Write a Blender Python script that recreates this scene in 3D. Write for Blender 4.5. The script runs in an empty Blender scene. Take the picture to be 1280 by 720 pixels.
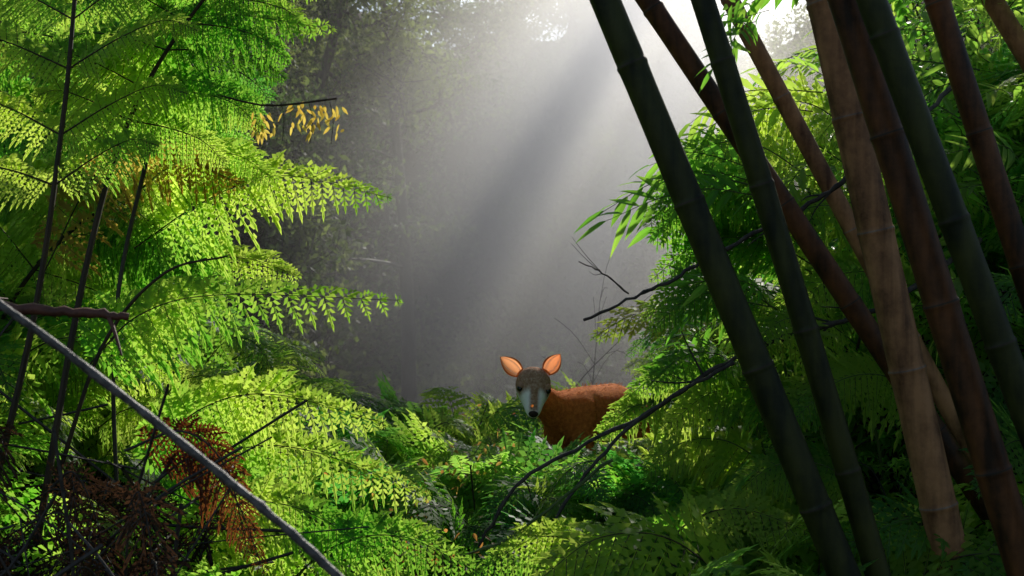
import bpy, math, random
import numpy as np
from mathutils import Vector, Matrix
rng = np.random.default_rng(7); random.seed(7)
scene = bpy.context.scene
SUN = np.array([0.36,1.0,0.64]); SUN/=np.linalg.norm(SUN)

# ------------------------------------------------------------ helpers
def S(a,b,x):
    t=np.clip((np.asarray(x,float)-a)/(b-a),0,1); return t*t*(3-2*t)
def gz(x,y):
    x=np.asarray(x,float); y=np.asarray(y,float)
    z=0.13*np.clip(y,0,5.8)-1.2*S(5.6,9.5,y)
    z=z+np.minimum(1.15*np.clip(x-0.85,0,None),2.4)*S(3.3,4.6,y)
    z=z+np.minimum(0.75*np.clip(-x-1.25,0,None),2.4)*S(1.5,3.6,y)
    crest=7.0-3.2*np.exp(-((x-4.4)/2.3)**2)+0.5*np.sin(x*0.7+1)
    z=z+crest*S(13,26,y)
    z=z+0.05*np.sin(x*3.1+y*1.7)+0.04*np.sin(x*5.3-y*4.1)+0.12*np.sin(x*0.9+0.5)*np.sin(y*0.8)*S(4,8,y)
    return z
class MB:
    def __init__(s): s.v=[];s.f=[];s.m=[];s.n=0
    def add(s,v,f,m=0):
        v=np.asarray(v,float).reshape(-1,3); f=np.asarray(f,int).reshape(-1,4)
        s.v.append(v); s.f.append(f+s.n); s.m.append(np.full(len(f),m)); s.n+=len(v)
    def mesh(s,name,mats,smooth=False):
        v=np.concatenate(s.v); f=np.concatenate(s.f); mi=np.concatenate(s.m)
        me=bpy.data.meshes.new(name)
        me.vertices.add(len(v)); me.vertices.foreach_set('co',v.ravel())
        me.loops.add(f.size); me.loops.foreach_set('vertex_index',f.ravel())
        me.polygons.add(len(f)); me.polygons.foreach_set('loop_start',np.arange(len(f))*4)
        me.polygons.foreach_set('material_index',mi)
        me.polygons.foreach_set('use_smooth',np.full(len(f),smooth))
        for m in mats: me.materials.append(m)
        me.update(calc_edges=True); return me
def link(name,me,parent=None,loc=(0,0,0),rot=(0,0,0),sc=1.0):
    o=bpy.data.objects.new(name,me); scene.collection.objects.link(o)
    o.location=loc; o.rotation_euler=rot
    o.scale=(sc,)*3 if np.isscalar(sc) else sc
    if parent: o.parent=parent
    return o
def empty(name,loc=(0,0,0)):
    o=bpy.data.objects.new(name,None); scene.collection.objects.link(o); o.location=loc; return o
def nrm(a): return a/(np.linalg.norm(a,axis=-1,keepdims=True)+1e-9)
def smooth_path(P,n=24):
    P=np.asarray(P,float)
    Q=np.vstack([2*P[0]-P[1],P,2*P[-1]-P[-2]])
    out=[]; K=len(P)-1
    for t in np.linspace(0,K,n):
        i=min(int(t),K-1); u=t-i
        a,b,c,d=Q[i],Q[i+1],Q[i+2],Q[i+3]
        out.append(.5*((2*b)+(-a+c)*u+(2*a-5*b+4*c-d)*u*u+(-a+3*b-3*c+d)*u**3))
    return np.array(out)
def tube(mb,P,R,k=6,m=0):
    P=np.asarray(P,float); n=len(P); R=np.broadcast_to(np.asarray(R,float),(n,))
    T=nrm(np.gradient(P,axis=0))
    ref=np.array([0,0,1.]) if abs(T[:,2]).mean()<.8 else np.array([0,1.,0])
    A=nrm(np.cross(T,ref)); B=np.cross(T,A)
    th=np.linspace(0,2*np.pi,k,endpoint=False)
    V=P[:,None]+R[:,None,None]*(A[:,None]*np.cos(th)[None,:,None]+B[:,None]*np.sin(th)[None,:,None])
    i=np.arange(n-1)[:,None]*k; j=np.arange(k)[None]; j2=(j+1)%k
    F=np.stack([i+j,i+j2,i+k+j2,i+k+j],-1)
    mb.add(V.reshape(-1,3),F.reshape(-1,4),m)
def frond(mb,path,W,npin=22,npnl=11,up=(0,0,1),droop=.25,asc=.35,r=None,prof=None,stalk=.12,stem=.003,m=0,ms=1,jit=.06,pl=.22,fat=.52):
    """feathery (bipinnate) fern frond along a path"""
    r=r or rng
    P=smooth_path(path,40); n=len(P)
    tube(mb,P,np.linspace(stem,stem*.25,n),4,ms)
    T=nrm(np.gradient(P,axis=0)); up=np.array(up,float)
    for t in np.linspace(stalk,0.995,npin):
        fi=t*(n-1); i=min(int(fi),n-2); u=fi-i
        p=P[i]*(1-u)+P[i+1]*u; tg=T[i]
        side=nrm(np.cross(tg,up)); nn=np.cross(side,tg)
        tt=(t-stalk)/(1-stalk)
        L=W*(prof(tt) if prof else (min(1,.45+tt*2.2))*(1-tt)**.75+.02)
        for sg in (-1,1):
            Lj=L*(1+r.normal()*jit); a=asc+.45*tt+r.normal()*jit
            d0=sg*side*math.cos(a)+tg*math.sin(a)+nn*r.normal()*jit*1.5
            k=max(3,int(npnl*(.35+.65*Lj/W)))
            s=np.linspace(.06,1,k)[:,None]
            dr=droop*(1+r.normal()*.25)
            ax=p+d0*Lj*s-np.array([0,0,1.])*dr*Lj*s**2
            at=nrm(d0-np.array([0,0,1.])*2*dr*s)
            q=nrm(np.cross(at,nn)); 
            sp=Lj/k
            l=(pl*W*(1-s**1.6)**.8*(.45+.55*Lj/W)+.25*sp)*(1+r.normal(size=(k,1))*.12)
            w=sp*fat
            for s2 in (-1,1):
                ld=nrm(q*s2*.88+at*.5+nn*r.normal(size=(k,1))*.15-np.array([0,0,.25]))
                b=ax; tip=ax+ld*l; mid=ax+ld*l*.42
                V=np.stack([b,mid-at*w,tip,mid+at*w],1).reshape(-1,3)
                mb.add(V,np.arange(4*k).reshape(-1,4),m)
            e=ax[-1]; V=[ax[0],e-q[-1]*sp*.3,e+at[-1]*sp*1.4,e+q[-1]*sp*.3]
            mb.add(np.array([ax[0]-q[0]*.0012,ax[-1]-q[-1]*.0006,ax[-1]+q[-1]*.0006,ax[0]+q[0]*.0012]) ,[[0,1,2,3]],ms)
            mb.add(np.array(V),[[0,1,2,3]],m)
def leafblade(mb,b,d,n,L,w,m=0,bend=.25):
    """lanceolate blade : folded strip"""
    side=nrm(np.cross(d,n)); s=np.array([0,.2,.5,.8,1.]); ww=w*np.array([.15,.85,1,.5,.02])
    c=b+d*L*s[:,None]-np.array([0,0,1.])*bend*L*(s[:,None]**2)
    l=c-side*ww[:,None]+n*ww[:,None]*.25; rr=c+side*ww[:,None]+n*ww[:,None]*.25
    V=np.concatenate([l,c,rr]); F=[]
    for i in range(4): F+= [[i,i+1,i+6,i+5],[i+5,i+6,i+11,i+10]]
    mb.add(V,F,m)

# ------------------------------------------------------------ materials
def newmat(name):
    m=bpy.data.materials.new(name); m.use_nodes=True; nt=m.node_tree; nt.nodes.clear()
    return m,nt,nt.nodes,nt.links
def leafmat(name,c1,c2,t1,t2,amt=.5,rough=.5,spec=.22,scale=2.5):
    m,nt,N,L=newmat(name)
    out=N.new('ShaderNodeOutputMaterial'); pr=N.new('ShaderNodeBsdfPrincipled'); tr=N.new('ShaderNodeBsdfTranslucent')
    mix=N.new('ShaderNodeMixShader'); mix.inputs[0].default_value=amt
    geo=N.new('ShaderNodeNewGeometry'); oi=N.new('ShaderNodeObjectInfo')
    no=N.new('ShaderNodeTexNoise'); no.inputs['Scale'].default_value=scale; no.inputs['Detail'].default_value=0
    L.new(geo.outputs['Position'],no.inputs['Vector'])
    a=N.new('ShaderNodeMath'); a.operation='MULTIPLY_ADD'; a.inputs[1].default_value=.45
    L.new(geo.outputs['Random Per Island'],a.inputs[0])
    b=N.new('ShaderNodeMath'); b.operation='MULTIPLY_ADD'; b.inputs[1].default_value=.4; b.inputs[2].default_value=-.3
    L.new(oi.outputs['Random'],b.inputs[0]); L.new(b.outputs[0],a.inputs[2])
    c=N.new('ShaderNodeMath'); c.operation='ADD'; c.use_clamp=True
    L.new(a.outputs[0],c.inputs[0]); 
    mr=N.new('ShaderNodeMapRange'); mr.inputs[1].default_value=.35; mr.inputs[2].default_value=.65; mr.inputs[3].default_value=-.1;mr.inputs[4].default_value=.8
    L.new(no.outputs['Fac'],mr.inputs[0]); L.new(mr.outputs[0],c.inputs[1])
    def mixc(x,y):
        q=N.new('ShaderNodeMix'); q.data_type='RGBA'; q.inputs[6].default_value=(*x,1); q.inputs[7].default_value=(*y,1)
        L.new(c.outputs[0],q.inputs[0]); return q.outputs[2]
    L.new(mixc(c1,c2),pr.inputs['Base Color']); L.new(mixc(t1,t2),tr.inputs['Color'])
    pr.inputs['Roughness'].default_value=rough; pr.inputs['Specular IOR Level'].default_value=spec
    L.new(pr.outputs[0],mix.inputs[1]); L.new(tr.outputs[0],mix.inputs[2]); L.new(mix.outputs[0],out.inputs[0])
    return m
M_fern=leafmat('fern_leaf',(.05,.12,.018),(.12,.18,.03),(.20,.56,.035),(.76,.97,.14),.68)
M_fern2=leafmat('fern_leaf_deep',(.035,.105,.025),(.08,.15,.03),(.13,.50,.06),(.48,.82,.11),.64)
M_bleaf=leafmat('bamboo_leaf',(.05,.12,.02),(.11,.17,.03),(.22,.60,.045),(.66,.90,.12),.62,.4)
M_bg=leafmat('forest_leaf',(.025,.05,.022),(.05,.075,.03),(.08,.15,.03),(.30,.38,.08),.42,.6,.12,scale=.8)
M_dead=leafmat('dead_frond',(.05,.016,.007),(.14,.05,.018),(.20,.045,.01),(.42,.14,.03),.45,.7,.1)
M_brown=leafmat('old_litter',(.015,.010,.006),(.05,.028,.014),(.04,.02,.01),(.10,.045,.02),.3,.8,.08)
M_gold=leafmat('yellow_leaf',(.16,.10,.02),(.22,.15,.03),(.60,.36,.04),(.85,.70,.14),.6,.6,.2)
M_red=leafmat('reddish_leaf',(.16,.07,.03),(.20,.13,.04),(.70,.22,.05),(.80,.50,.12),.6,.6,.2)
def woodmat(name,c1,c2,scale=12,rough=.7,stretch=(1,1,.15),spec=.3,bump=.3):
    m,nt,N,L=newmat(name)
    out=N.new('ShaderNodeOutputMaterial'); pr=N.new('ShaderNodeBsdfPrincipled')
    tc=N.new('ShaderNodeTexCoord'); mp=N.new('ShaderNodeMapping'); mp.inputs['Scale'].default_value=stretch
    no=N.new('ShaderNodeTexNoise'); no.inputs['Scale'].default_value=scale; no.inputs['Detail'].default_value=5; no.inputs['Roughness'].default_value=.65
    L.new(tc.outputs['Object'],mp.inputs[0]); L.new(mp.outputs[0],no.inputs['Vector'])
    cr=N.new('ShaderNodeValToRGB'); cr.color_ramp.elements[0].position=.32; cr.color_ramp.elements[1].position=.7
    cr.color_ramp.elements[0].color=(*c1,1); cr.color_ramp.elements[1].color=(*c2,1)
    L.new(no.outputs['Fac'],cr.inputs[0]); L.new(cr.outputs[0],pr.inputs['Base Color'])
    pr.inputs['Roughness'].default_value=rough; pr.inputs['Specular IOR Level'].default_value=spec
    bp=N.new('ShaderNodeBump'); bp.inputs['Strength'].default_value=bump; bp.inputs['Distance'].default_value=.01
    L.new(no.outputs['Fac'],bp.inputs['Height']); L.new(bp.outputs[0],pr.inputs['Normal'])
    L.new(pr.outputs[0],out.inputs[0]); return m
M_stem=woodmat('fern_stem',(.015,.012,.006),(.05,.03,.012),40)
M_gstem=woodmat('green_stem',(.03,.06,.01),(.07,.10,.02),30)
M_bark=woodmat('bark',(.015,.013,.01),(.07,.06,.045),14)
M_twig=woodmat('twig_bark',(.015,.012,.009),(.06,.05,.038),60,stretch=(1,1,1))
M_cane=woodmat('cane_bark',(.03,.027,.022),(.16,.14,.12),55,.5,(1,1,1),.3,.8)
M_redtwig=woodmat('red_bark',(.05,.018,.01),(.13,.05,.03),40,.6,(1,1,1))
M_soil=woodmat('forest_soil',(.008,.006,.004),(.045,.03,.018),6,.95,(1,1,1),.1,1)

# ------------------------------------------------------------ ground
def axis(a,b,fine0,fine1,df,dc):
    l=list(np.arange(fine0,fine1,df)); x=fine1
    st=df
    while x<b: l.append(x); st=min(st*1.25,dc); x+=st
    l.append(b); x=fine0; st=df; pre=[]
    while True:
        st=min(st*1.25,dc); x-=st
        if x<=a: break
        pre.append(x)
    return np.array([a]+pre[::-1]+l)
gx=axis(-150,150,-6,8,.14,6); gy=axis(-60,300,0,12,.14,6)
X,Y=np.meshgrid(gx,gy); Z=gz(X,Y)+rng.normal(size=X.shape)*.012
mb=MB(); nx=len(gx); ny=len(gy)
i=np.arange(ny-1)[:,None]*nx; j=np.arange(nx-1)[None]
mb.add(np.stack([X,Y,Z],-1).reshape(-1,3),np.stack([i+j,i+j+1,i+nx+j+1,i+nx+j],-1).reshape(-1,4))
link('forest_floor_ground',mb.mesh('ground',[M_soil],True))

# ------------------------------------------------------------ fern rosettes
def rosette(seed,nf,L,H,W,mat,npin=20,npnl=9):
    r=np.random.default_rng(seed); mb=MB()
    for k in range(nf):
        a=2*math.pi*(k+r.uniform(-.3,.3))/nf; l=L*r.uniform(.75,1.15); h=H*r.uniform(.7,1.2)
        d=np.array([math.cos(a),math.sin(a),0]); sd=np.array([-d[1],d[0],0])*r.uniform(-.15,.15)*l
        z=np.array([0,0,1.])
        P=[0*d,d*l*.18+z*h*.5,d*l*.5+z*h*.88+sd*.5,d*l*.8+z*h*.92+sd,d*l*1.05+z*h*.72+sd*1.3]
        frond(mb,P,W*l,npin,npnl,droop=r.uniform(.12,.35),r=r,stalk=.2,up=(r.normal()*.25,-.65,1))
    return mb.mesh('fern_rosette',[mat,M_stem if seed%2 else M_gstem])
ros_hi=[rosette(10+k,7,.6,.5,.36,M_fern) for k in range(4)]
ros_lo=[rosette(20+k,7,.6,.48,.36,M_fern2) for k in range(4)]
UG=empty('fern_undergrowth')
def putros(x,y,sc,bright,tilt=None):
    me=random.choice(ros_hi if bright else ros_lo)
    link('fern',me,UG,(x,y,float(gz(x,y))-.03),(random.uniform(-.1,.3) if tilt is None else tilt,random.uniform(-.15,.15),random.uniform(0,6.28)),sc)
for y in np.arange(2.9,7.6,.38):
    for x in np.arange(-.5*y-.2,.46*y+.4,.38):
        xx=x+random.uniform(-.16,.16); yy=y+random.uniform(-.16,.16)
        u=xx/yy
        if 4.3<yy<5.9 and -.2<xx<.85: continue          # where the deer stands
        if xx<-.72 and yy<3.6 and random.random()<.85: continue
        sc=random.uniform(.75,1.2)
        if 3.2<yy<=4.3 and -.06<u<.12: sc*=.8
        if yy<3.4: sc*=.8
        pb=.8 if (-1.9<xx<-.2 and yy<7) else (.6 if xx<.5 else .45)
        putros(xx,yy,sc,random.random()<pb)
for (x,y,s) in [(-.12,4.62,.80),(.05,4.6,.78),(.24,4.55,.96),(.34,4.5,1.06),(.47,4.55,1.2),(.62,4.5,1.3),(-.35,4.7,.8),(.5,4.2,1.0),(.32,4.25,.98),(.14,4.3,.85),(-.05,4.3,.85),(-.3,4.2,.9)]: putros(x,y,s,random.random()<.7,.05)

# ------------------------------------------------------------ tree fern (left)
tf_prof=lambda t:(min(1,.6+t*1.5))*(1-t)**.6+.03
def feather(mb,P,W=.13,m=0,droop=.45,npin=30,npnl=9,r=None,up=(0,-1,.45)):
    frond(mb,P,W,npin,npnl,up=up,droop=droop,asc=.25,r=r,prof=tf_prof,stalk=.06,stem=.0028,m=m,ms=1,pl=.235,jit=.08,fat=.6)
def bigfrond(name,path,FL,nfe=9,seed=0,W=.12,stem=.011,parent=None,t0=.3,mat=M_fern,side=(1,0,.1),asc=.5,droop=.25):
    r=np.random.default_rng(seed); mb=MB(); P=smooth_path(path,50)
    tube(mb,P,np.linspace(stem,stem*.3,50),7,1)
    T=nrm(np.gradient(P,axis=0)); side=nrm(np.array(side,float))
    for t in np.linspace(t0,.97,nfe):
        i=int(t*49); tt=(t-t0)/(1-t0); l=FL*(min(1,.7+tt))*(1-tt)**.5*r.uniform(.75,1.12)+.08
        for sg in (-1,1):
            d=nrm(sg*side*math.cos(asc)+T[i]*math.sin(asc)+np.array([0,r.uniform(-.35,.15),r.uniform(-.15,.15)]))
            p=P[i]; q=[p,p+d*l*.4,p+d*l*.75-np.array([0,0,droop*l*.25]),p+d*l-np.array([0,0,droop*l])]
            feather(mb,q,W*(.6+.4*l/FL),droop=r.uniform(.25,.5),npin=max(12,int(30*l/FL)),r=r,up=(r.normal()*.25,-1,r.uniform(.0,1.0)))
    return link(name,mb.mesh(name,[mat,M_stem]),parent)
TF=empty('tree_fern')
bigfrond('frond_1',[(-1.48,3.5,.9),(-1.33,3.55,1.6),(-1.26,3.6,2.2),(-1.22,3.65,2.75),(-1.1,3.6,3.1)],.42,9,1,parent=TF,t0=.42,W=.1)
bigfrond('frond_2',[(-1.30,3.5,1.0),(-1.2,3.6,1.75),(-1.1,3.7,2.2),(-.9,3.75,2.55),(-.6,3.7,2.85)],.36,8,2,parent=TF,t0=.5,side=(1,0,-.25),asc=.15,W=.1)
bigfrond('frond_3',[(-2.3,4.6,1.2),(-2.0,4.6,2.2),(-1.6,4.5,2.9),(-1.1,4.4,3.1)],.6,10,3,parent=TF,side=(.8,.1,-.6),asc=.3,W=.15)
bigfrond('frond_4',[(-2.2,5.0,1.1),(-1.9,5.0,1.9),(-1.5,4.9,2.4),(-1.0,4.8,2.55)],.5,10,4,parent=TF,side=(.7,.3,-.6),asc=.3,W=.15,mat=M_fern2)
bigfrond('frond_5',[(-2.0,4.4,.9),(-1.75,4.4,1.6),(-1.4,4.3,1.95),(-1.15,4.2,1.9)],.4,9,5,parent=TF,side=(.6,.5,-.5),asc=.3,W=.14)
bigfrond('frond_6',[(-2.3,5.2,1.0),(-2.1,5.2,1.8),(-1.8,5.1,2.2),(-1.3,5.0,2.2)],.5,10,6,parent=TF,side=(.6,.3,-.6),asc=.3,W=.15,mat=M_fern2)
mb=MB()
hero=[
 ([(-1.22,3.8,2.26),(-1.08,3.8,2.43),(-.86,3.75,2.50),(-.52,3.7,2.45)],.18),
 ([(-1.30,3.9,2.42),(-1.05,3.9,2.55),(-.72,3.8,2.60)],.15),
 ([(-1.25,3.75,2.10),(-1.10,3.75,2.26),(-.92,3.7,2.30),(-.72,3.7,2.24)],.14),
 ([(-1.24,4.2,1.83),(-1.0,4.15,1.98),(-.75,4.1,2.06),(-.38,3.95,1.98)],.20),
 ([(-1.30,4.2,1.95),(-1.10,4.15,2.10),(-.9,4.1,2.13),(-.74,4.0,2.04)],.16),
 ([(-1.22,3.7,1.48),(-1.08,3.7,1.62),(-.85,3.7,1.68),(-.32,3.65,1.665)],.19),
 ([(-1.15,3.9,1.15),(-.95,3.9,1.33),(-.72,3.85,1.38),(-.38,3.8,1.30)],.19),
 ([(-1.3,4.4,1.6),(-1.1,4.35,1.78),(-.9,4.3,1.8),(-.7,4.2,1.74)],.16),
 ([(-1.1,4.0,1.05),(-.85,3.95,1.2),(-.6,3.9,1.20),(-.25,3.8,1.08)],.18),
 ([(-1.0,3.7,.95),(-.8,3.65,1.08),(-.6,3.6,1.08),(-.38,3.5,.98)],.16),
 ([(-.7,3.6,.80),(-.5,3.55,.98),(-.3,3.5,1.02),(-.08,3.4,.94)],.15),
 ([(.35,3.7,.70),(.45,3.65,.98),(.62,3.6,1.08),(.85,3.5,1.02)],.15),
 ([(.3,3.6,.65),(.22,3.55,.95),(.08,3.5,1.02),(-.1,3.45,.93)],.14),
]
for P,W in hero: feather(mb,P,W,droop=.42,npin=31,npnl=10)
r2=np.random.default_rng(91)
for k in range(34):
    y=r2.uniform(4.3,5.6); u=r2.uniform(-.44,-.28); x=u*y; z=1.7+r2.uniform(-.12,.24)*y; l=r2.uniform(.3,.5)
    P=[(x,y,z),(x+l*.35,y-.05,z+l*.22),(x+l*.7,y-.1,z+l*.27),(x+l,y-.15,z+l*.15)]
    feather(mb,P,r2.uniform(.10,.17),droop=r2.uniform(.3,.5),npin=24,npnl=9,r=r2,up=(r2.normal()*.2,-1,r2.uniform(.0,1.2)))
link('pinnae',mb.mesh('pinnae',[M_fern,M_stem]),TF)
mb=MB()
P=[(-1.9,4.9,.6),(-1.95,4.95,1.0),(-2.1,4.9,1.4)]
tube(mb,smooth_path(P,16),np.linspace(.12,.09,16)*(1+.1*rng.normal(size=16)),12,0)
tube(mb,smooth_path([(-1.28,3.6,1.16),(-1.15,3.6,1.54),(-.98,3.6,1.74),(-.80,3.6,1.79)],20),np.linspace(.007,.003,20),6,1)
tube(mb,smooth_path([(-1.23,4.0,.9),(-1.24,4.0,1.6),(-1.12,4.0,2.2)],20),.007,6,0)
link('fern_trunk',mb.mesh('fern_trunk',[M_bark,M_stem],True),TF)
mb=MB()
feather(mb,[(-1.5,4.1,1.75),(-1.32,4.1,2.08),(-1.1,4.05,2.13),(-.84,4.0,2.02)],.17,droop=.6,npin=30,npnl=10)
for cx,cz in ((-.70,2.19),(-.60,2.22),(-.53,2.2)):
  for k in range(24):
    b=np.array([cx+rng.normal()*.03,3.65+rng.uniform(-.04,.04),cz+rng.uniform(-.06,.02)])
    leafblade(mb,b,nrm(np.array([rng.normal()*.6,rng.normal()*.5,-1])),nrm(np.array([rng.normal()*.4,-1.,rng.normal()*.4])),rng.uniform(.012,.04),.0045,0,.0)
for cx in (-.74,-.66,-.58,-.52):
    tube(mb,smooth_path([(cx,3.65,2.23),(cx+.01,3.65,2.18),(cx+.005,3.64,2.11)],6),.0012,3,1)
tube(mb,smooth_path([(-1.1,3.75,2.2),(-.9,3.7,2.26),(-.7,3.65,2.22),(-.50,3.65,2.24)],12),.003,5,1)
link('yellowing_frond',mb.mesh('yellowing_frond',[M_gold,M_stem]),TF)

# ------------------------------------------------------------ dead tangle lower left
mb=MB()
for k in range(26):
    x=rng.uniform(-1.6,-.75); y=rng.uniform(2.8,3.7); z=float(gz(x,y)); top=z+rng.uniform(.3,.75)
    d=np.array([rng.uniform(-.3,.3),rng.uniform(-.2,.1),0])
    P=[(x,y,top),np.array([x,y,top+.04])+d*.4,np.array([x,y,top-.1])+d*.8,np.array([x,y,top-.34])+d]
    frond(mb,P,.09,16,6,up=(0,-1,.4),droop=.6,prof=tf_prof,stem=.003,m=2,fat=.3)
for P in ([(-1.0,3.3,1.28),(-.85,3.3,1.33),(-.74,3.3,1.24),(-.68,3.3,1.02)],[(-.92,3.3,1.2),(-.82,3.3,1.26),(-.72,3.3,1.17),(-.64,3.3,.97)]):
    frond(mb,P,.10,26,9,up=(0,-1,.3),droop=.6,prof=tf_prof,stem=.004,fat=.4)
for k in range(200):
    x=rng.uniform(-1.6,-.35); y=rng.uniform(2.5,3.8); z=float(gz(x,y))+rng.uniform(0,.75 if x<-.8 else .35)
    a=np.array([x,y,z]); d=np.array([rng.normal(),rng.normal()*.5,rng.normal()*.7])*.22
    tube(mb,smooth_path([a-d,a+rng.normal(size=3)*.03,a+d],7),rng.uniform(.0015,.005),4,1)
link('dead_fern_tangle',mb.mesh('dead_fern_tangle',[M_dead,M_twig,M_brown]))

# ------------------------------------------------------------ cane, branches, vines
def branch(name,P,r0,r1,mat,twigs=0,n=40,wob=.004,seed=0):
    r=np.random.default_rng(seed); mb=MB(); Q=smooth_path(P,n)+r.normal(size=(n,3))*wob
    R=np.linspace(r0,r1,n)*(1+.12*r.normal(size=n)); tube(mb,Q,R,8)
    for k in range(twigs):
        i=r.integers(3,n-2); t=nrm(Q[i+1]-Q[i-1]); d=nrm(t+r.normal(size=3)*.7)*r.uniform(.05,.16)
        tube(mb,smooth_path([Q[i],Q[i]+d*.5+r.normal(size=3)*.008,Q[i]+d],6),np.linspace(r1*.8,r1*.3,6),4)
    return link(name,mb.mesh(name,[mat],True))
branch('fallen_cane',[(-1.2,2.05,1.93),(-.80,2.0,1.675),(-.5,2.0,1.445),(-.2625,2.0,1.24),(.1,2.0,.86),(.5,2.05,.25)],.0070,.0078,M_cane,0,70,.0006,1)
branch('broken_branch',[(-1.6,3.1,1.68),(-1.2,3.0,1.655),(-1.0,3.0,1.64),(-.9,3.0,1.632)],.016,.009,M_redtwig,3,24,.002,2)
branch('hanging_vine',[(1.4,4.0,2.35),(1.01,3.6,2.06),(.83,3.6,1.93),(.60,3.6,1.81),(.43,3.6,1.715),(.20,3.6,1.61)],.008,.004,M_twig,5,50,.003,3)
branch('hanging_vine',[(1.5,4.1,1.85),(1.12,3.9,1.64),(.878,3.9,1.566),(.634,3.85,1.47),(.39,3.8,1.32),(.05,3.7,1.16),(-.1,3.7,.95)],.010,.005,M_twig,8,60,.003,4)
branch('hanging_vine',[(.66,3.8,1.48),(.39,3.75,1.33),(.19,3.7,1.13),(.09,3.65,.95),(.0,3.6,.6)],.006,.004,M_twig,4,40,.002,5)
branch('hanging_vine',[(.28,3.6,1.22),(.0,3.5,1.02),(-.2,3.5,.92),(-.35,3.5,.6)],.005,.003,M_gstem,2,30,.002,6)
branch('dry_twig',[(.42,4.6,1.68),(.32,4.6,1.76),(.24,4.6,1.795)],.004,.002,M_twig,3,14,.002,7)

# ------------------------------------------------------------ bamboo culms
def culmmat(name,c1,c2,rough=.35):
    m,nt,N,L=newmat(name)
    out=N.new('ShaderNodeOutputMaterial'); pr=N.new('ShaderNodeBsdfPrincipled'); geo=N.new('ShaderNodeNewGeometry')
    mp=N.new('ShaderNodeMapping'); mp.inputs['Scale'].default_value=(26,26,1.3)
    no=N.new('ShaderNodeTexNoise'); no.inputs['Scale'].default_value=1; no.inputs['Detail'].default_value=5
    L.new(geo.outputs['Position'],mp.inputs[0]); L.new(mp.outputs[0],no.inputs['Vector'])
    n2=N.new('ShaderNodeTexNoise'); n2.inputs['Scale'].default_value=7; n2.inputs['Detail'].default_value=8; n2.inputs['Roughness'].default_value=.75
    L.new(geo.outputs['Position'],n2.inputs['Vector'])
    ad=N.new('ShaderNodeMath'); ad.operation='ADD'; L.new(no.outputs['Fac'],ad.inputs[0]); L.new(n2.outputs['Fac'],ad.inputs[1])
    cr=N.new('ShaderNodeValToRGB'); e=cr.color_ramp.elements; e[0].position=.40; e[1].position=.60
    hf=N.new('ShaderNodeMath'); hf.operation='MULTIPLY'; hf.inputs[1].default_value=.5; L.new(ad.outputs[0],hf.inputs[0])
    e[0].color=(*c1,1); e[1].color=(*c2,1); L.new(hf.outputs[0],cr.inputs[0])
    L.new(cr.outputs[0],pr.inputs['Base Color']); pr.inputs['Roughness'].default_value=rough; pr.inputs['Specular IOR Level'].default_value=.2
    bp=N.new('ShaderNodeBump'); bp.inputs['Strength'].default_value=.35; bp.inputs['Distance'].default_value=.004
    L.new(n2.outputs['Fac'],bp.inputs['Height']); L.new(bp.outputs[0],pr.inputs['Normal'])
    L.new(pr.outputs[0],out.inputs[0]); return m
C_g=culmmat('culm_green',(.007,.010,.002),(.036,.040,.007),.55); C_r=culmmat('culm_red',(.018,.009,.003),(.12,.046,.014),.55)
C_t=culmmat('culm_tan',(.07,.030,.012),(.34,.17,.07),.6); C_node=culmmat('culm_node',(.012,.010,.006),(.05,.038,.022),.7)
C_nodet=culmmat('culm_node_pale',(.05,.03,.02),(.26,.19,.13),.7)
def culm(p0,p1,r,mat,seed,bend=.03):
    """p0 upper point, p1 lower point; runs on into the ground and up to the canopy"""
    rr=np.random.default_rng(seed); p0=np.array(p0,float);p1=np.array(p1,float); d=nrm(p0-p1)
    L0=(p1[2]-.25)/d[2]; base=p1-d*L0; base[2]=float(gz(base[0],base[1]))-.1
    top=p0+d*1.9; tot=np.linalg.norm(top-base); b=np.array([rr.normal(),rr.normal(),0])*bend
    z=rr.uniform(.05,.3);nodes=[]
    while z<tot: nodes.append(z); z+=rr.uniform(.30,.48)
    s=np.unique(np.concatenate([np.linspace(0,tot,60)]+[np.array([-.014,-.008,-.003,.001,.005,.009,.016])+q for q in nodes])); s=s[(s>=0)&(s<=tot)]
    t=s/tot; P=base+(top-base)*t[:,None]+b*(4*t*(1-t))[:,None]
    R=r*(1.08-.22*t)
    for q in nodes:
        u=s-q; R=R+r*.05*np.exp(-((u)/.006)**2)-r*.04*np.exp(-((u-.012)/.006)**2)+r*.03*np.exp(-((u+.0)/.03)**2)
    mb=MB(); tube(mb,P,R,20,0)
    m=np.zeros(len(s)-1,int)
    for q in nodes: m[(s[:-1]>=q-.002)&(s[:-1]<q+.004)]=1
    mb.m[0]=np.repeat(m,20)
    return link('bamboo_culm',mb.mesh('culm',[mat,C_nodet if mat is C_t else C_node],True))
culm((.22,3.2,2.42),(.81,3.2,.98),.039,C_g,1,.01)
culm((.338,3.6,2.465),(1.215,3.6,1.07),.031,C_r,2,.02)
culm((.433,3.3,2.44),(.835,3.3,1.164),.031,C_g,3,.02)
culm((.57,3.8,2.555),(1.093,3.8,1.46),.027,C_t,4,.02)
culm((.83,3.4,2.466),(1.17,3.4,.934),.046,C_t,5,.02)
culm((.76,3.0,2.375),(1.18,3.0,1.025),.040,C_r,6,.02)
culm((.815,2.9,2.35),(1.22,2.9,1.265),.034,C_g,7,.02)
culm((1.16,3.5,2.49),(1.44,3.5,1.57),.034,C_r,8,.02)
culm((1.225,4.0,2.6),(1.55,4.0,1.85),.032,C_t,9,.02)
culm((1.0,4.1,2.6),(1.35,4.1,1.2),.03,C_g,10,.03)

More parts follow.
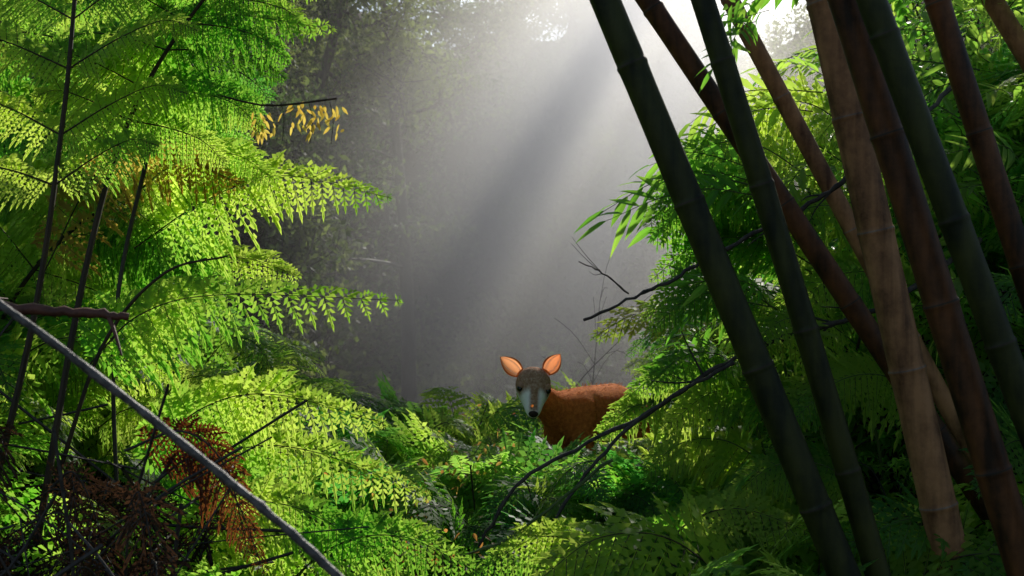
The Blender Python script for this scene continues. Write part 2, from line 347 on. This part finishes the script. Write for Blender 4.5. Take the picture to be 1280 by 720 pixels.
# ------------------------------------------------------------ bamboo leaf sprays / shrubs
def spray(seed,mat,n=12,L=.15,w=.010):
    r=np.random.default_rng(seed); mb=MB()
    P=smooth_path([(0,0,0),(.15,0,.06),(.3,0.01,.06),(.45,0,-.02)],20); tube(mb,P,np.linspace(.003,.001,20),4,1)
    T=nrm(np.gradient(P,axis=0))
    for k in range(n):
        i=2+int(17*k/(n-1)); sg=1 if k%2 else -1
        a=r.uniform(.5,.95) if k<n-1 else 0
        side=np.array([0,1.,0])
        d=nrm(T[i]*math.cos(a)+side*sg*math.sin(a)+np.array([0,0,r.normal()*.12]))
        leafblade(mb,P[i],d,nrm(np.array([0,r.normal()*.3,1])),L*r.uniform(.7,1.15),w*r.uniform(.8,1.2),0,r.uniform(.1,.45))
    return mb.mesh('leaf_spray',[mat,M_gstem])
sprays=[spray(40+k,M_bleaf,w=.012,n=16,L=.12) for k in range(4)]
BL=empty('bamboo_foliage')
def put_spray(p,yaw,pitch=0,sc=1,roll=0):
    link('leaf_spray',random.choice(sprays),BL,p,(roll,-pitch,yaw),sc)
for p,yaw,pi,sc in [((.72,3.9,1.98),3.25,-.15,1.0),((.8,3.9,2.02),3.4,.1,.9),
                    ((.9,3.7,2.52),3.4,-.3,.7),((1.0,4.2,2.3),3.2,-.2,1),((1.1,4.3,2.15),3.0,-.3,1),((.95,4.3,2.05),3.3,-.2,1),((.72,3.6,2.46),4.0,-.6,.6)]:
    for q in range(2): put_spray((p[0]+random.uniform(-.05,.05),p[1]+random.uniform(-.1,.1),p[2]+random.uniform(-.05,.05)),yaw,pi,sc,random.choice((-1,1))*random.uniform(.5,1.1))
for k in range(200):
    y=random.uniform(3.9,6.5); x=random.uniform(.2,.48)*y; t=float(gz(x,y)); z=t+random.uniform(.1,1.5)
    u=x/y
    if (z-1.7)/y> -.12+(u-.05)*1.1 and u<.24: continue
    put_spray((x,y,z),random.uniform(2.2,5.2),random.uniform(-.5,.3),random.uniform(.6,1.1),random.uniform(-1.1,1.1))
for k in range(50):   # sunlit leaves among the upper culms
    y=random.uniform(3.9,4.6); x=random.uniform(.32,.45)*y; z=random.uniform(1.9,2.75)
    put_spray((x,y,z),random.uniform(0,6.28),random.uniform(-.7,.2),random.uniform(.5,.9),random.uniform(-1.1,1.1))
mb=MB(); r3=np.random.default_rng(5)
for (x,y,z,l) in [(.98,4.2,1.75,.5),(.85,4.1,1.55,.45),(.88,4.2,1.88,.5),(.9,4.3,1.95,.45),(.75,4.1,1.38,.42),(.68,4.3,1.22,.4),(1.1,4.1,1.45,.5),(.95,4.0,1.3,.45),(1.2,4.2,1.9,.5),(.8,4.0,1.15,.4),(1.35,4.2,1.7,.5),(1.3,4.0,1.4,.5),(1.15,4.3,2.15,.5),(1.6,4.3,2.0,.5),(1.05,3.8,1.1,.4),(.95,4.1,2.02,.5)]:
    for q in range(2):
        l2=l*r3.uniform(.8,1.1); dy=r3.uniform(-.3,.1); z2=z+r3.uniform(-.08,.08)
        feather(mb,[(x,y,z2),(x-l2*.35,y+dy*.4,z2+l2*.2),(x-l2*.7,y+dy*.8,z2+l2*.18),(x-l2,y+dy,z2-l2*.05)],r3.uniform(.11,.17),droop=r3.uniform(.2,.45),npin=24,npnl=8,r=r3,up=(r3.normal()*.2,-1,r3.uniform(.3,1.4)))
    g=float(gz(x,y)); tube(mb,smooth_path([(x+.1,y,g-.05),(x+.08,y,g+(z-g)*.6),(x,y,z)],10),.005,5,1)
link('bank_fern',mb.mesh('bank_fern',[M_fern,M_gstem]))
def shrub(seed,mat,H=1.0,nb=7,nl=26,L=.06,w=.014,spread=.5):
    r=np.random.default_rng(seed); mb=MB()
    for b in range(nb):
        a=r.uniform(0,6.28); d=np.array([math.cos(a),math.sin(a),0])*spread*r.uniform(.3,1); h=H*r.uniform(.5,1)
        P=smooth_path([(0,0,0),d*.3+np.array([0,0,h*.5]),d*.7+np.array([0,0,h*.9]),d*1.1+np.array([0,0,h])],24)
        tube(mb,P,np.linspace(.008,.002,24),5,1)
        for q in range(6):
            i=r.integers(7,23); dd=nrm(r.normal(size=3)*np.array([1,1,.45]))*r.uniform(.12,.28)
            B=smooth_path([P[i],P[i]+dd*.6+np.array([0,0,.02]),P[i]+dd-np.array([0,0,.03])],10); tube(mb,B,.0015,3,1)
            for k in range(nl):
                j=r.integers(1,10); ld=nrm(dd/np.linalg.norm(dd)*.5+r.normal(size=3)*.6)
                leafblade(mb,B[j],ld,nrm(np.array([r.normal()*.4,r.normal()*.4,1])),L*r.uniform(.6,1.2),w*r.uniform(.7,1.2),0,.2)
    return mb.mesh('shrub',[mat,M_bark])
shr=[shrub(60+k,M_bleaf,L=.045,w=.011,nl=32) for k in range(2)]+[shrub(64,M_fern,nl=34,L=.035,w=.009)]
for k,(x,y,s) in enumerate([(.80,4.5,.75),(.95,4.6,.9),(1.15,4.6,1.0),(.80,4.15,.6),(1.35,4.9,1.2),(1.15,5.3,1.1),(1.5,5.6,1.2),(1.9,5.4,1.2),(1.3,6.2,1.3),(2.1,6.6,1.3),(2.6,6.4,1.3),(1.75,4.6,1.0),(-1.9,5.6,1.2),(-2.4,5.2,1.2),(-1.5,6.2,1.0),(.95,3.75,.5),(1.25,3.9,.6)]):
    link('broadleaf_shrub',shr[k%3],None,(x,y,float(gz(x,y))-.03),(0,0,random.uniform(0,6)),s)
mb=MB()
for (cx,cy,h) in [(-.14,4.3,.46),(-.38,4.0,.50),(-.2,3.7,.44),(-.04,4.5,.50),(-.42,3.7,.45)]:
    for k in range(50):
        g=float(gz(cx,cy)); b=np.array([cx,cy,g+h])+rng.normal(size=3)*np.array([.09,.08,.05])
        leafblade(mb,b,nrm(rng.normal(size=3)),nrm(np.array([rng.normal()*.5,-.5,1])),rng.uniform(.012,.03),.006,0,.2)
    tube(mb,smooth_path([(cx,cy,g),(cx+.02,cy,g+.25),(cx,cy,g+.5)],8),.003,4,1)
link('reddish_seedling_plant',mb.mesh('seedling',[M_red,M_stem]))

# ------------------------------------------------------------ background forest
def clump(seed,mat,n=230,R=.45,L=.07,w=.017):
    r=np.random.default_rng(seed); mb=MB()
    for b in range(9):
        d=nrm(r.normal(size=3))*R; P=smooth_path([(0,0,0),d*.5+r.normal(size=3)*.05,d],8); tube(mb,P,np.linspace(.007,.002,8),3,1)
        for k in range(n//9):
            j=r.integers(2,8); c=P[j]+r.normal(size=3)*.06
            dd=nrm(r.normal(size=3)); s=nrm(np.cross(dd,r.normal(size=3))); l=L*r.uniform(.5,1.3)
            mb.add([c,c+dd*l*.45-s*w,c+dd*l,c+dd*l*.45+s*w],[[0,1,2,3]],0)
    return mb.mesh('leaf_clump',[mat,M_bark])
cl=[clump(80+k,M_bg) for k in range(4)]
def tree(x,y,H,seed,lean=0,cr=1.0,ncl=30,r0=.09,low=.35):
    r=np.random.default_rng(seed); g=float(gz(x,y)); mb=MB()
    E=empty('forest_tree',(x,y,g-.1))
    P=smooth_path([(0,0,0),(lean*.3+r.normal()*.1,r.normal()*.1,H*.35),(lean*.7+r.normal()*.15,r.normal()*.1,H*.7),(lean,0,H)],30)
    tube(mb,P,np.linspace(r0,r0*.2,30),8)
    for k in range(ncl):
        i=r.integers(int(30*low),30); a=r.uniform(0,6.28); l=cr*r.uniform(.3,1.)*(1.15-i/45)
        d=np.array([math.cos(a)*l,math.sin(a)*l,r.uniform(-.1,.45)*l])
        B=smooth_path([P[i],P[i]+d*.5+r.normal(size=3)*.06,P[i]+d],8); tube(mb,B,np.linspace(r0*.25,.006,8),4)
        for q in range(2):
            link('foliage',cl[r.integers(0,4)],E,tuple(B[-1-3*q]+r.normal(size=3)*.08),tuple(r.uniform(0,6,3)),r.uniform(.6,1.1))
    link('trunk',mb.mesh('trunk',[M_bark],True),E)
T=[(-3.6,10.5,5.2,.5,1.1),(-2.3,11.5,5.6,.9,1.1),(-4.8,11,5.2,.2,1.3),(-1.0,12.2,5.6,-.3,1.1),(-3.4,13,5.6,.3,1.4),(-5.5,13,5.6,.3,1.5),(0.2,15,4.2,.4,1.1),
   (-1.5,8.8,3.3,-.5,.8),(-2.6,9.3,4.6,.5,.9),(6,12.5,4.5,0,1.5),(5,10.5,2.4,-.3,1.2)]
for k,(x,y,H,l,c) in enumerate(T): tree(x,y,H,100+k,l,c,24)
HB=empty('hillside_foliage')
for k in range(1100):
    y=random.uniform(11,27); x=random.uniform(-.48,.48)*y; g=float(gz(x,y))
    link('foliage_clump',random.choice(cl),HB,(x,y,g+random.uniform(0,.9)),tuple(np.random.uniform(0,6,3)),random.uniform(.9,1.8))
for k in range(14):
    y=random.uniform(16,24); x=random.uniform(-.45,.08)*y if k<9 else random.uniform(.32,.45)*y
    tree(x,y,random.uniform(2.2,3.4),200+k,random.uniform(-.8,.8),1.2,18,.08,.3)
mb=MB()
for k in range(24):
    y=random.uniform(7.6,11); x=random.uniform(-.2,.1)*y; g=float(gz(x,y)); H=random.uniform(.8,1.7); l=random.uniform(-1.2,.6)
    Q=smooth_path([(x,y,g),(x+l*.3,y,g+H*.5+random.uniform(-.1,.2)),(x+l,y,g+H)],14); tube(mb,Q,np.linspace(.007,.002,14),5)
    for q in range(10):
        i=random.randint(4,13); d=np.array([random.uniform(-.25,.25),0,random.uniform(-.2,.3)]); tube(mb,smooth_path([Q[i],Q[i]+d*.5+np.array([0,0,.04]),Q[i]+d],6),.002,3)
link('bare_saplings',mb.mesh('bare_saplings',[M_twig],True))

# ------------------------------------------------------------ deer
DE=empty('deer',(0,0,0))
def mth(N,L,op,a,b=None,c=None,clamp=False):
    q=N.new('ShaderNodeMath'); q.operation=op; q.use_clamp=clamp
    for idx,v in enumerate((a,b,c)):
        if v is None: continue
        if isinstance(v,(int,float)): q.inputs[idx].default_value=v
        else: L.new(v,q.inputs[idx])
    return q.outputs[0]
def mrange(N,L,v,a,b,c,d):
    q=N.new('ShaderNodeMapRange'); q.interpolation_type='SMOOTHSTEP'; L.new(v,q.inputs[0])
    for k,x in zip((1,2,3,4),(a,b,c,d)): q.inputs[k].default_value=x
    return q.outputs[0]
def furmat(name,c1,c2,scale=60,face=False):
    m,nt,N,L=newmat(name)
    out=N.new('ShaderNodeOutputMaterial'); pr=N.new('ShaderNodeBsdfPrincipled'); geo=N.new('ShaderNodeNewGeometry')
    no=N.new('ShaderNodeTexNoise'); no.inputs['Scale'].default_value=scale; no.inputs['Detail'].default_value=8; no.inputs['Roughness'].default_value=.75
    L.new(geo.outputs['Position'],no.inputs['Vector'])
    cr=N.new('ShaderNodeValToRGB'); e=cr.color_ramp.elements; e[0].position=.35; e[1].position=.65; e[0].color=(*c1,1); e[1].color=(*c2,1)
    L.new(no.outputs['Fac'],cr.inputs[0]); col=cr.outputs[0]
    if face:
        tc=N.new('ShaderNodeTexCoord'); sp=N.new('ShaderNodeSeparateXYZ'); L.new(tc.outputs['Object'],sp.inputs[0])
        ax=mth(N,L,'ABSOLUTE',sp.outputs[0])
        cheek=mth(N,L,'MULTIPLY',mrange(N,L,ax,.008,.026,0,1),mrange(N,L,sp.outputs[1],.055,.085,0,1))
        chin=mrange(N,L,sp.outputs[2],.0,-.022,0,1)
        w=mth(N,L,'MAXIMUM',cheek,chin)
        w=mth(N,L,'ADD',w,mth(N,L,'MULTIPLY_ADD',no.outputs['Fac'],.8,-.4),clamp=True)
        mx=N.new('ShaderNodeMix'); mx.data_type='RGBA'; L.new(w,mx.inputs[0]); L.new(col,mx.inputs[6]); mx.inputs[7].default_value=(.92,.84,.74,1); col=mx.outputs[2]
    L.new(col,pr.inputs['Base Color'])
    pr.inputs['Roughness'].default_value=.85; pr.inputs['Specular IOR Level'].default_value=.05
    bp=N.new('ShaderNodeBump'); bp.inputs['Strength'].default_value=.5; bp.inputs['Distance'].default_value=.01
    L.new(no.outputs['Fac'],bp.inputs['Height']); L.new(bp.outputs[0],pr.inputs['Normal'])
    L.new(pr.outputs[0],out.inputs[0]); return m
F_red=furmat('fur_red',(.38,.085,.018),(.74,.23,.05)); F_head=furmat('fur_head',(.24,.12,.065),(.46,.27,.16),90); F_face=furmat('fur_face',(.24,.12,.065),(.46,.27,.16),90,True)
F_white=furmat('fur_white',(.70,.62,.52),(.92,.86,.76),90); F_dark=furmat('fur_dark',(.02,.014,.01),(.06,.04,.03),90)
M_ear=leafmat('ear_inner',(.45,.16,.08),(.6,.25,.14),(.9,.28,.10),(.95,.42,.18),.6,.7,.2)
m,nt,N,L=newmat('eye'); o=N.new('ShaderNodeOutputMaterial'); p=N.new('ShaderNodeBsdfPrincipled'); p.inputs['Base Color'].default_value=(.006,.004,.003,1); p.inputs['Roughness'].default_value=.08; L.new(p.outputs[0],o.inputs[0]); M_eye=m
V=[(.10,5.07,1.29,.050),(.14,5.13,1.235,.066),(.19,5.19,1.20,.090),(.26,5.27,1.19,.110),(.35,5.38,1.18,.114),(.44,5.49,1.19,.110),(.52,5.58,1.19,.098),(.56,5.63,1.17,.065),
   (.59,5.66,1.11,.02),(.60,5.67,1.04,.014)]
E=[(k,k+1) for k in range(9)]
def leg(root,pts):
    prev=root
    for q in pts: V.append(q); E.append((prev,len(V)-1)); prev=len(V)-1
for sx,sy in ((-.055,.03),(.045,-.04)):
    x0=.24+sx; y0=5.24+sy; g=float(gz(x0,y0)); leg(3,[(x0,y0,1.08,.055),(x0+.01,y0,.97,.032),(x0,y0,g+.17,.021),(x0+.005,y0,g+.05,.014),(x0-.02,y0-.005,g+.012,.018)])
for sx,sy in ((-.045,.035),(.045,-.035)):
    x0=.50+sx; y0=5.57+sy; g=float(gz(x0,y0)); leg(6,[(x0-.02,y0-.02,1.09,.066),(x0-.04,y0-.04,.99,.042),(x0+.03,y0+.03,g+.21,.022),(x0+.02,y0+.02,g+.06,.014),(x0,y0,g+.012,.018)])
me=bpy.data.meshes.new('body'); me.from_pydata([v[:3] for v in V],E,[]); me.materials.append(F_red)
ob=link('body',me,DE); sk=ob.modifiers.new('skin','SKIN'); sk.use_smooth_shade=True
for k,v in enumerate(V):
    me.skin_vertices[0].data[k].radius=(v[3],v[3]); me.skin_vertices[0].data[k].use_root=(k==4)
ss=ob.modifiers.new('sub','SUBSURF'); ss.levels=2; ss.render_levels=2
dg=bpy.context.evaluated_depsgraph_get(); ev=ob.evaluated_get(dg); em=ev.to_mesh()
fc=np.array([tuple(p.center) for p in em.polygons]); fn=np.array([tuple(p.normal) for p in em.polygons]); fa=np.array([p.area for p in em.polygons]); ev.to_mesh_clear()
rf=np.random.default_rng(3); idx=rf.choice(len(fc),9000,p=fa/fa.sum()); P=fc[idx]+rf.normal(size=(9000,3))*.006; Nn=fn[idx]
flow=np.array([.55,.65,-.45]); d=nrm(Nn*.55+flow*.8+rf.normal(size=P.shape)*.2); sd=nrm(np.cross(d,Nn))*.0011; ln=rf.uniform(.010,.020,(9000,1))
mb=MB(); mb.add(np.stack([P-Nn*.003-sd,P-Nn*.003+sd,P+d*ln+sd*.1,P+d*ln-sd*.1],1),np.arange(36000).reshape(-1,4)); link('coat_hair',mb.mesh('coat_hair',[F_red]),DE)
HM=Matrix.Translation((.083,4.99,1.325))@Matrix.Rotation(math.radians(180+4),4,'Z')@Matrix.Rotation(math.radians(-5),4,'Y')@Matrix.Rotation(math.radians(-36),4,'X')
rings=[(-.075,-.005,.012,.012),(-.07,-.005,.035,.034),(-.045,0,.056,.055),(-.01,.004,.070,.062),(.02,.003,.073,.058),(.045,-.002,.066,.052),(.07,-.010,.052,.045),(.095,-.017,.040,.036),(.12,-.022,.033,.029),(.14,-.025,.027,.023),(.152,-.027,.018,.016),(.157,-.028,.006,.006)]
mb=MB(); k=28; th=np.linspace(0,2*np.pi,k,endpoint=False); Vh=[]
for (f,z,rx,rz) in rings:
    xs=np.sign(np.cos(th))*np.abs(np.cos(th))**.9*rx; zs=np.sin(th)*rz+z
    br=np.exp(-((f-.035)/.02)**2)
    xs=xs*(1-.10*br*(np.sin(th)>-.1)*np.abs(np.cos(th)))
    Vh.append(np.stack([xs,np.full(k,f),zs],1))
Vh=np.concatenate(Vh); n=len(rings)
i=np.arange(n-1)[:,None]*k; j=np.arange(k)[None]
Fh=np.stack([i+j,i+(j+1)%k,i+k+(j+1)%k,i+k+j],-1).reshape(-1,4); mb.add(Vh,Fh)
h=link('head',mb.mesh('head',[F_face],True),DE); h.matrix_world=HM
s=h.modifiers.new('s','SUBSURF'); s.levels=1; s.render_levels=2
def blob(name,c,r,mat,parent):
    import bmesh
    bm=bmesh.new(); bmesh.ops.create_uvsphere(bm,u_segments=20,v_segments=12,radius=1)
    for v in bm.verts: v.co=Vector((v.co.x*r[0]+c[0],v.co.y*r[1]+c[1],v.co.z*r[2]+c[2]))
    for f in bm.faces: f.smooth=True
    me=bpy.data.meshes.new(name); bm.to_mesh(me); me.materials.append(mat); o=link(name,me,parent); o.matrix_world=HM; return o
for sg,nm in ((-1,'left'),(1,'right')):
    blob('eye_'+nm,(sg*.054,.050,.016),(.013,.014,.013),M_eye,DE)
    blob('brow_'+nm,(sg*.050,.040,.027),(.016,.018,.010),F_head,DE)
    blob('nostril_'+nm,(sg*.009,.153,-.022),(.006,.006,.005),M_eye,DE)
blob('nose',(0,.149,-.022),(.019,.013,.014),F_dark,DE)
blob('mouth',(0,.128,-.047),(.018,.022,.004),F_dark,DE)
def ear(name,base,tip):
    base=np.array(base);tip=np.array(tip); ax=tip-base; Ln=np.linalg.norm(ax); ax/=Ln
    fw=np.array([0,-1.,.1]); sd=nrm(np.cross(ax,fw)); fw=np.cross(sd,ax)
    mb=MB(); nu,nv=14,11
    G=[]
    for a in np.linspace(0,1,nu):
        w=.034*(math.sin(math.pi*min(1,a*.93+.10)**.9))**.75*(1 if a<.99 else .3)
        for b in np.linspace(-1,1,nv):
            depth=.022*(1-b*b)*(math.sin(math.pi*min(1,.15+a*.8)))
            G.append(base+ax*Ln*a+sd*w*b-fw*depth)
    i=np.arange(nu-1)[:,None]*nv; j=np.arange(nv-1)[None]
    mb.add(np.array(G),np.stack([i+j,i+j+1,i+nv+j+1,i+nv+j],-1).reshape(-1,4),0)
    q=np.repeat(np.arange(nu-1),nv-1); jj=np.tile(np.arange(nv-1),nu-1); mm=np.zeros(len(q),int); mm[(jj==0)|(jj==nv-2)|(q==nu-2)|(q==0)]=1; mb.m[0]=mm
    for a in np.linspace(.05,1,90):
        w=.034*(math.sin(math.pi*min(1,a*.93+.10)**.9))**.75
        for b in (-1,1):
            p=base+ax*Ln*a+sd*w*b; d=nrm(sd*b*.6+ax*.8+rng.normal(size=3)*.25)*.009
            mb.add([p,p+ax*.0012,p+d,p+d*.9],[[0,1,2,3]],2)
            p=base+ax*Ln*a+sd*w*b*.55-fw*.01; d=nrm(-sd*b*.5+ax*.8+rng.normal(size=3)*.25)*.014
            mb.add([p,p+ax*.0012,p+d,p+d*.9],[[0,1,2,3]],2)
    return link(name,mb.mesh(name,[M_ear,F_red,F_white],True),DE)
ear('ear_left',(.035,5.03,1.362),(-.047,5.0,1.432))
ear('ear_right',(.132,5.03,1.366),(.190,5.0,1.443))

# ------------------------------------------------------------ mist, with light shafts shaped into its density
m,nt,N,L=newmat('mist_light_shafts')
out=N.new('ShaderNodeOutputMaterial'); vs=N.new('ShaderNodeVolumeScatter'); vs.inputs['Anisotropy'].default_value=.6
tc=N.new('ShaderNodeTexCoord'); sx=N.new('ShaderNodeSeparateXYZ'); L.new(tc.outputs['Object'],sx.inputs[0])
x2=mth(N,L,'POWER',mth(N,L,'ABSOLUTE',mth(N,L,'DIVIDE',sx.outputs[0],.9)),2); y2=mth(N,L,'POWER',mth(N,L,'ABSOLUTE',mth(N,L,'DIVIDE',sx.outputs[1],.95)),2)
env=mth(N,L,'POWER',2.718,mth(N,L,'MULTIPLY',mth(N,L,'ADD',x2,y2),-1))  # beam outline put into the density; nothing overhead casts it
mp=N.new('ShaderNodeMapping'); mp.inputs['Scale'].default_value=(3.0,.8,.015); mp.inputs['Location'].default_value=(3.7,1.3,0); L.new(tc.outputs['Object'],mp.inputs[0])
no=N.new('ShaderNodeTexNoise'); no.inputs['Scale'].default_value=1; no.inputs['Detail'].default_value=1; L.new(mp.outputs[0],no.inputs['Vector'])
mr=mrange(N,L,no.outputs['Fac'],.36,.62,.28,1.7)  # denser streaks along the sun axis stand in for separate rays
mr2=mrange(N,L,sx.outputs[2],-1.8,2.5,0,1)
dn=mth(N,L,'MULTIPLY',mth(N,L,'MULTIPLY',env,mr),mr2)
dn=mth(N,L,'MULTIPLY_ADD',dn,.60,.004)
L.new(dn,vs.inputs['Density']); vs.inputs['Color'].default_value=(1,.985,.93,1); L.new(vs.outputs[0],out.inputs['Volume'])
try: m.cycles.volume_step_rate=2.0
except Exception as ex: print('step',ex)
mb=MB(); hx,hy,z0,z1=3.2,2.4,-2,7.5
c=np.array([[sx_*hx,sy_*hy,z_] for z_ in (z0,z1) for sx_,sy_ in ((-1,-1),(1,-1),(1,1),(-1,1))])
mb.add(c,[[3,2,1,0],[4,5,6,7],[0,1,5,4],[1,2,6,5],[2,3,7,6],[3,0,4,7]])
o=link('mist_light_shafts',mb.mesh('mist_light_shafts',[m]))
zc=Vector(SUN); xc=Vector((1,-.36,0)).normalized(); yc=zc.cross(xc)
R=Matrix((xc,yc,zc)).transposed().to_4x4(); o.matrix_world=Matrix.Translation((-.25,7.6,1.35))@R

# ------------------------------------------------------------ light, sky, camera
w=bpy.data.worlds.new('World'); scene.world=w; w.use_nodes=True; nt=w.node_tree
bg=nt.nodes['Background']; sky=nt.nodes.new('ShaderNodeTexSky'); sky.sky_type='NISHITA'; sky.sun_disc=False
sky.sun_elevation=math.asin(SUN[2]); sky.sun_rotation=math.atan2(SUN[0],SUN[1]); nt.links.new(sky.outputs[0],bg.inputs[0]); bg.inputs[1].default_value=.13
ld=bpy.data.lights.new('sun','SUN'); ld.energy=5; ld.angle=math.radians(.5); ld.color=(1,.95,.86)
lo=bpy.data.objects.new('sun',ld); scene.collection.objects.link(lo); lo.rotation_euler=(-Vector(SUN)).to_track_quat('-Z','Y').to_euler()
cam=bpy.data.cameras.new('camera'); cam.lens=45; cam.clip_end=600; co=bpy.data.objects.new('camera',cam); scene.collection.objects.link(co)
cam.dof.use_dof=True; cam.dof.focus_distance=4.3; cam.dof.aperture_fstop=6.3
co.location=(0,0,1.7); co.rotation_euler=(math.radians(90),0,0); scene.camera=co
scene.view_settings.view_transform='Standard'; scene.view_settings.look='None'; scene.view_settings.exposure=0
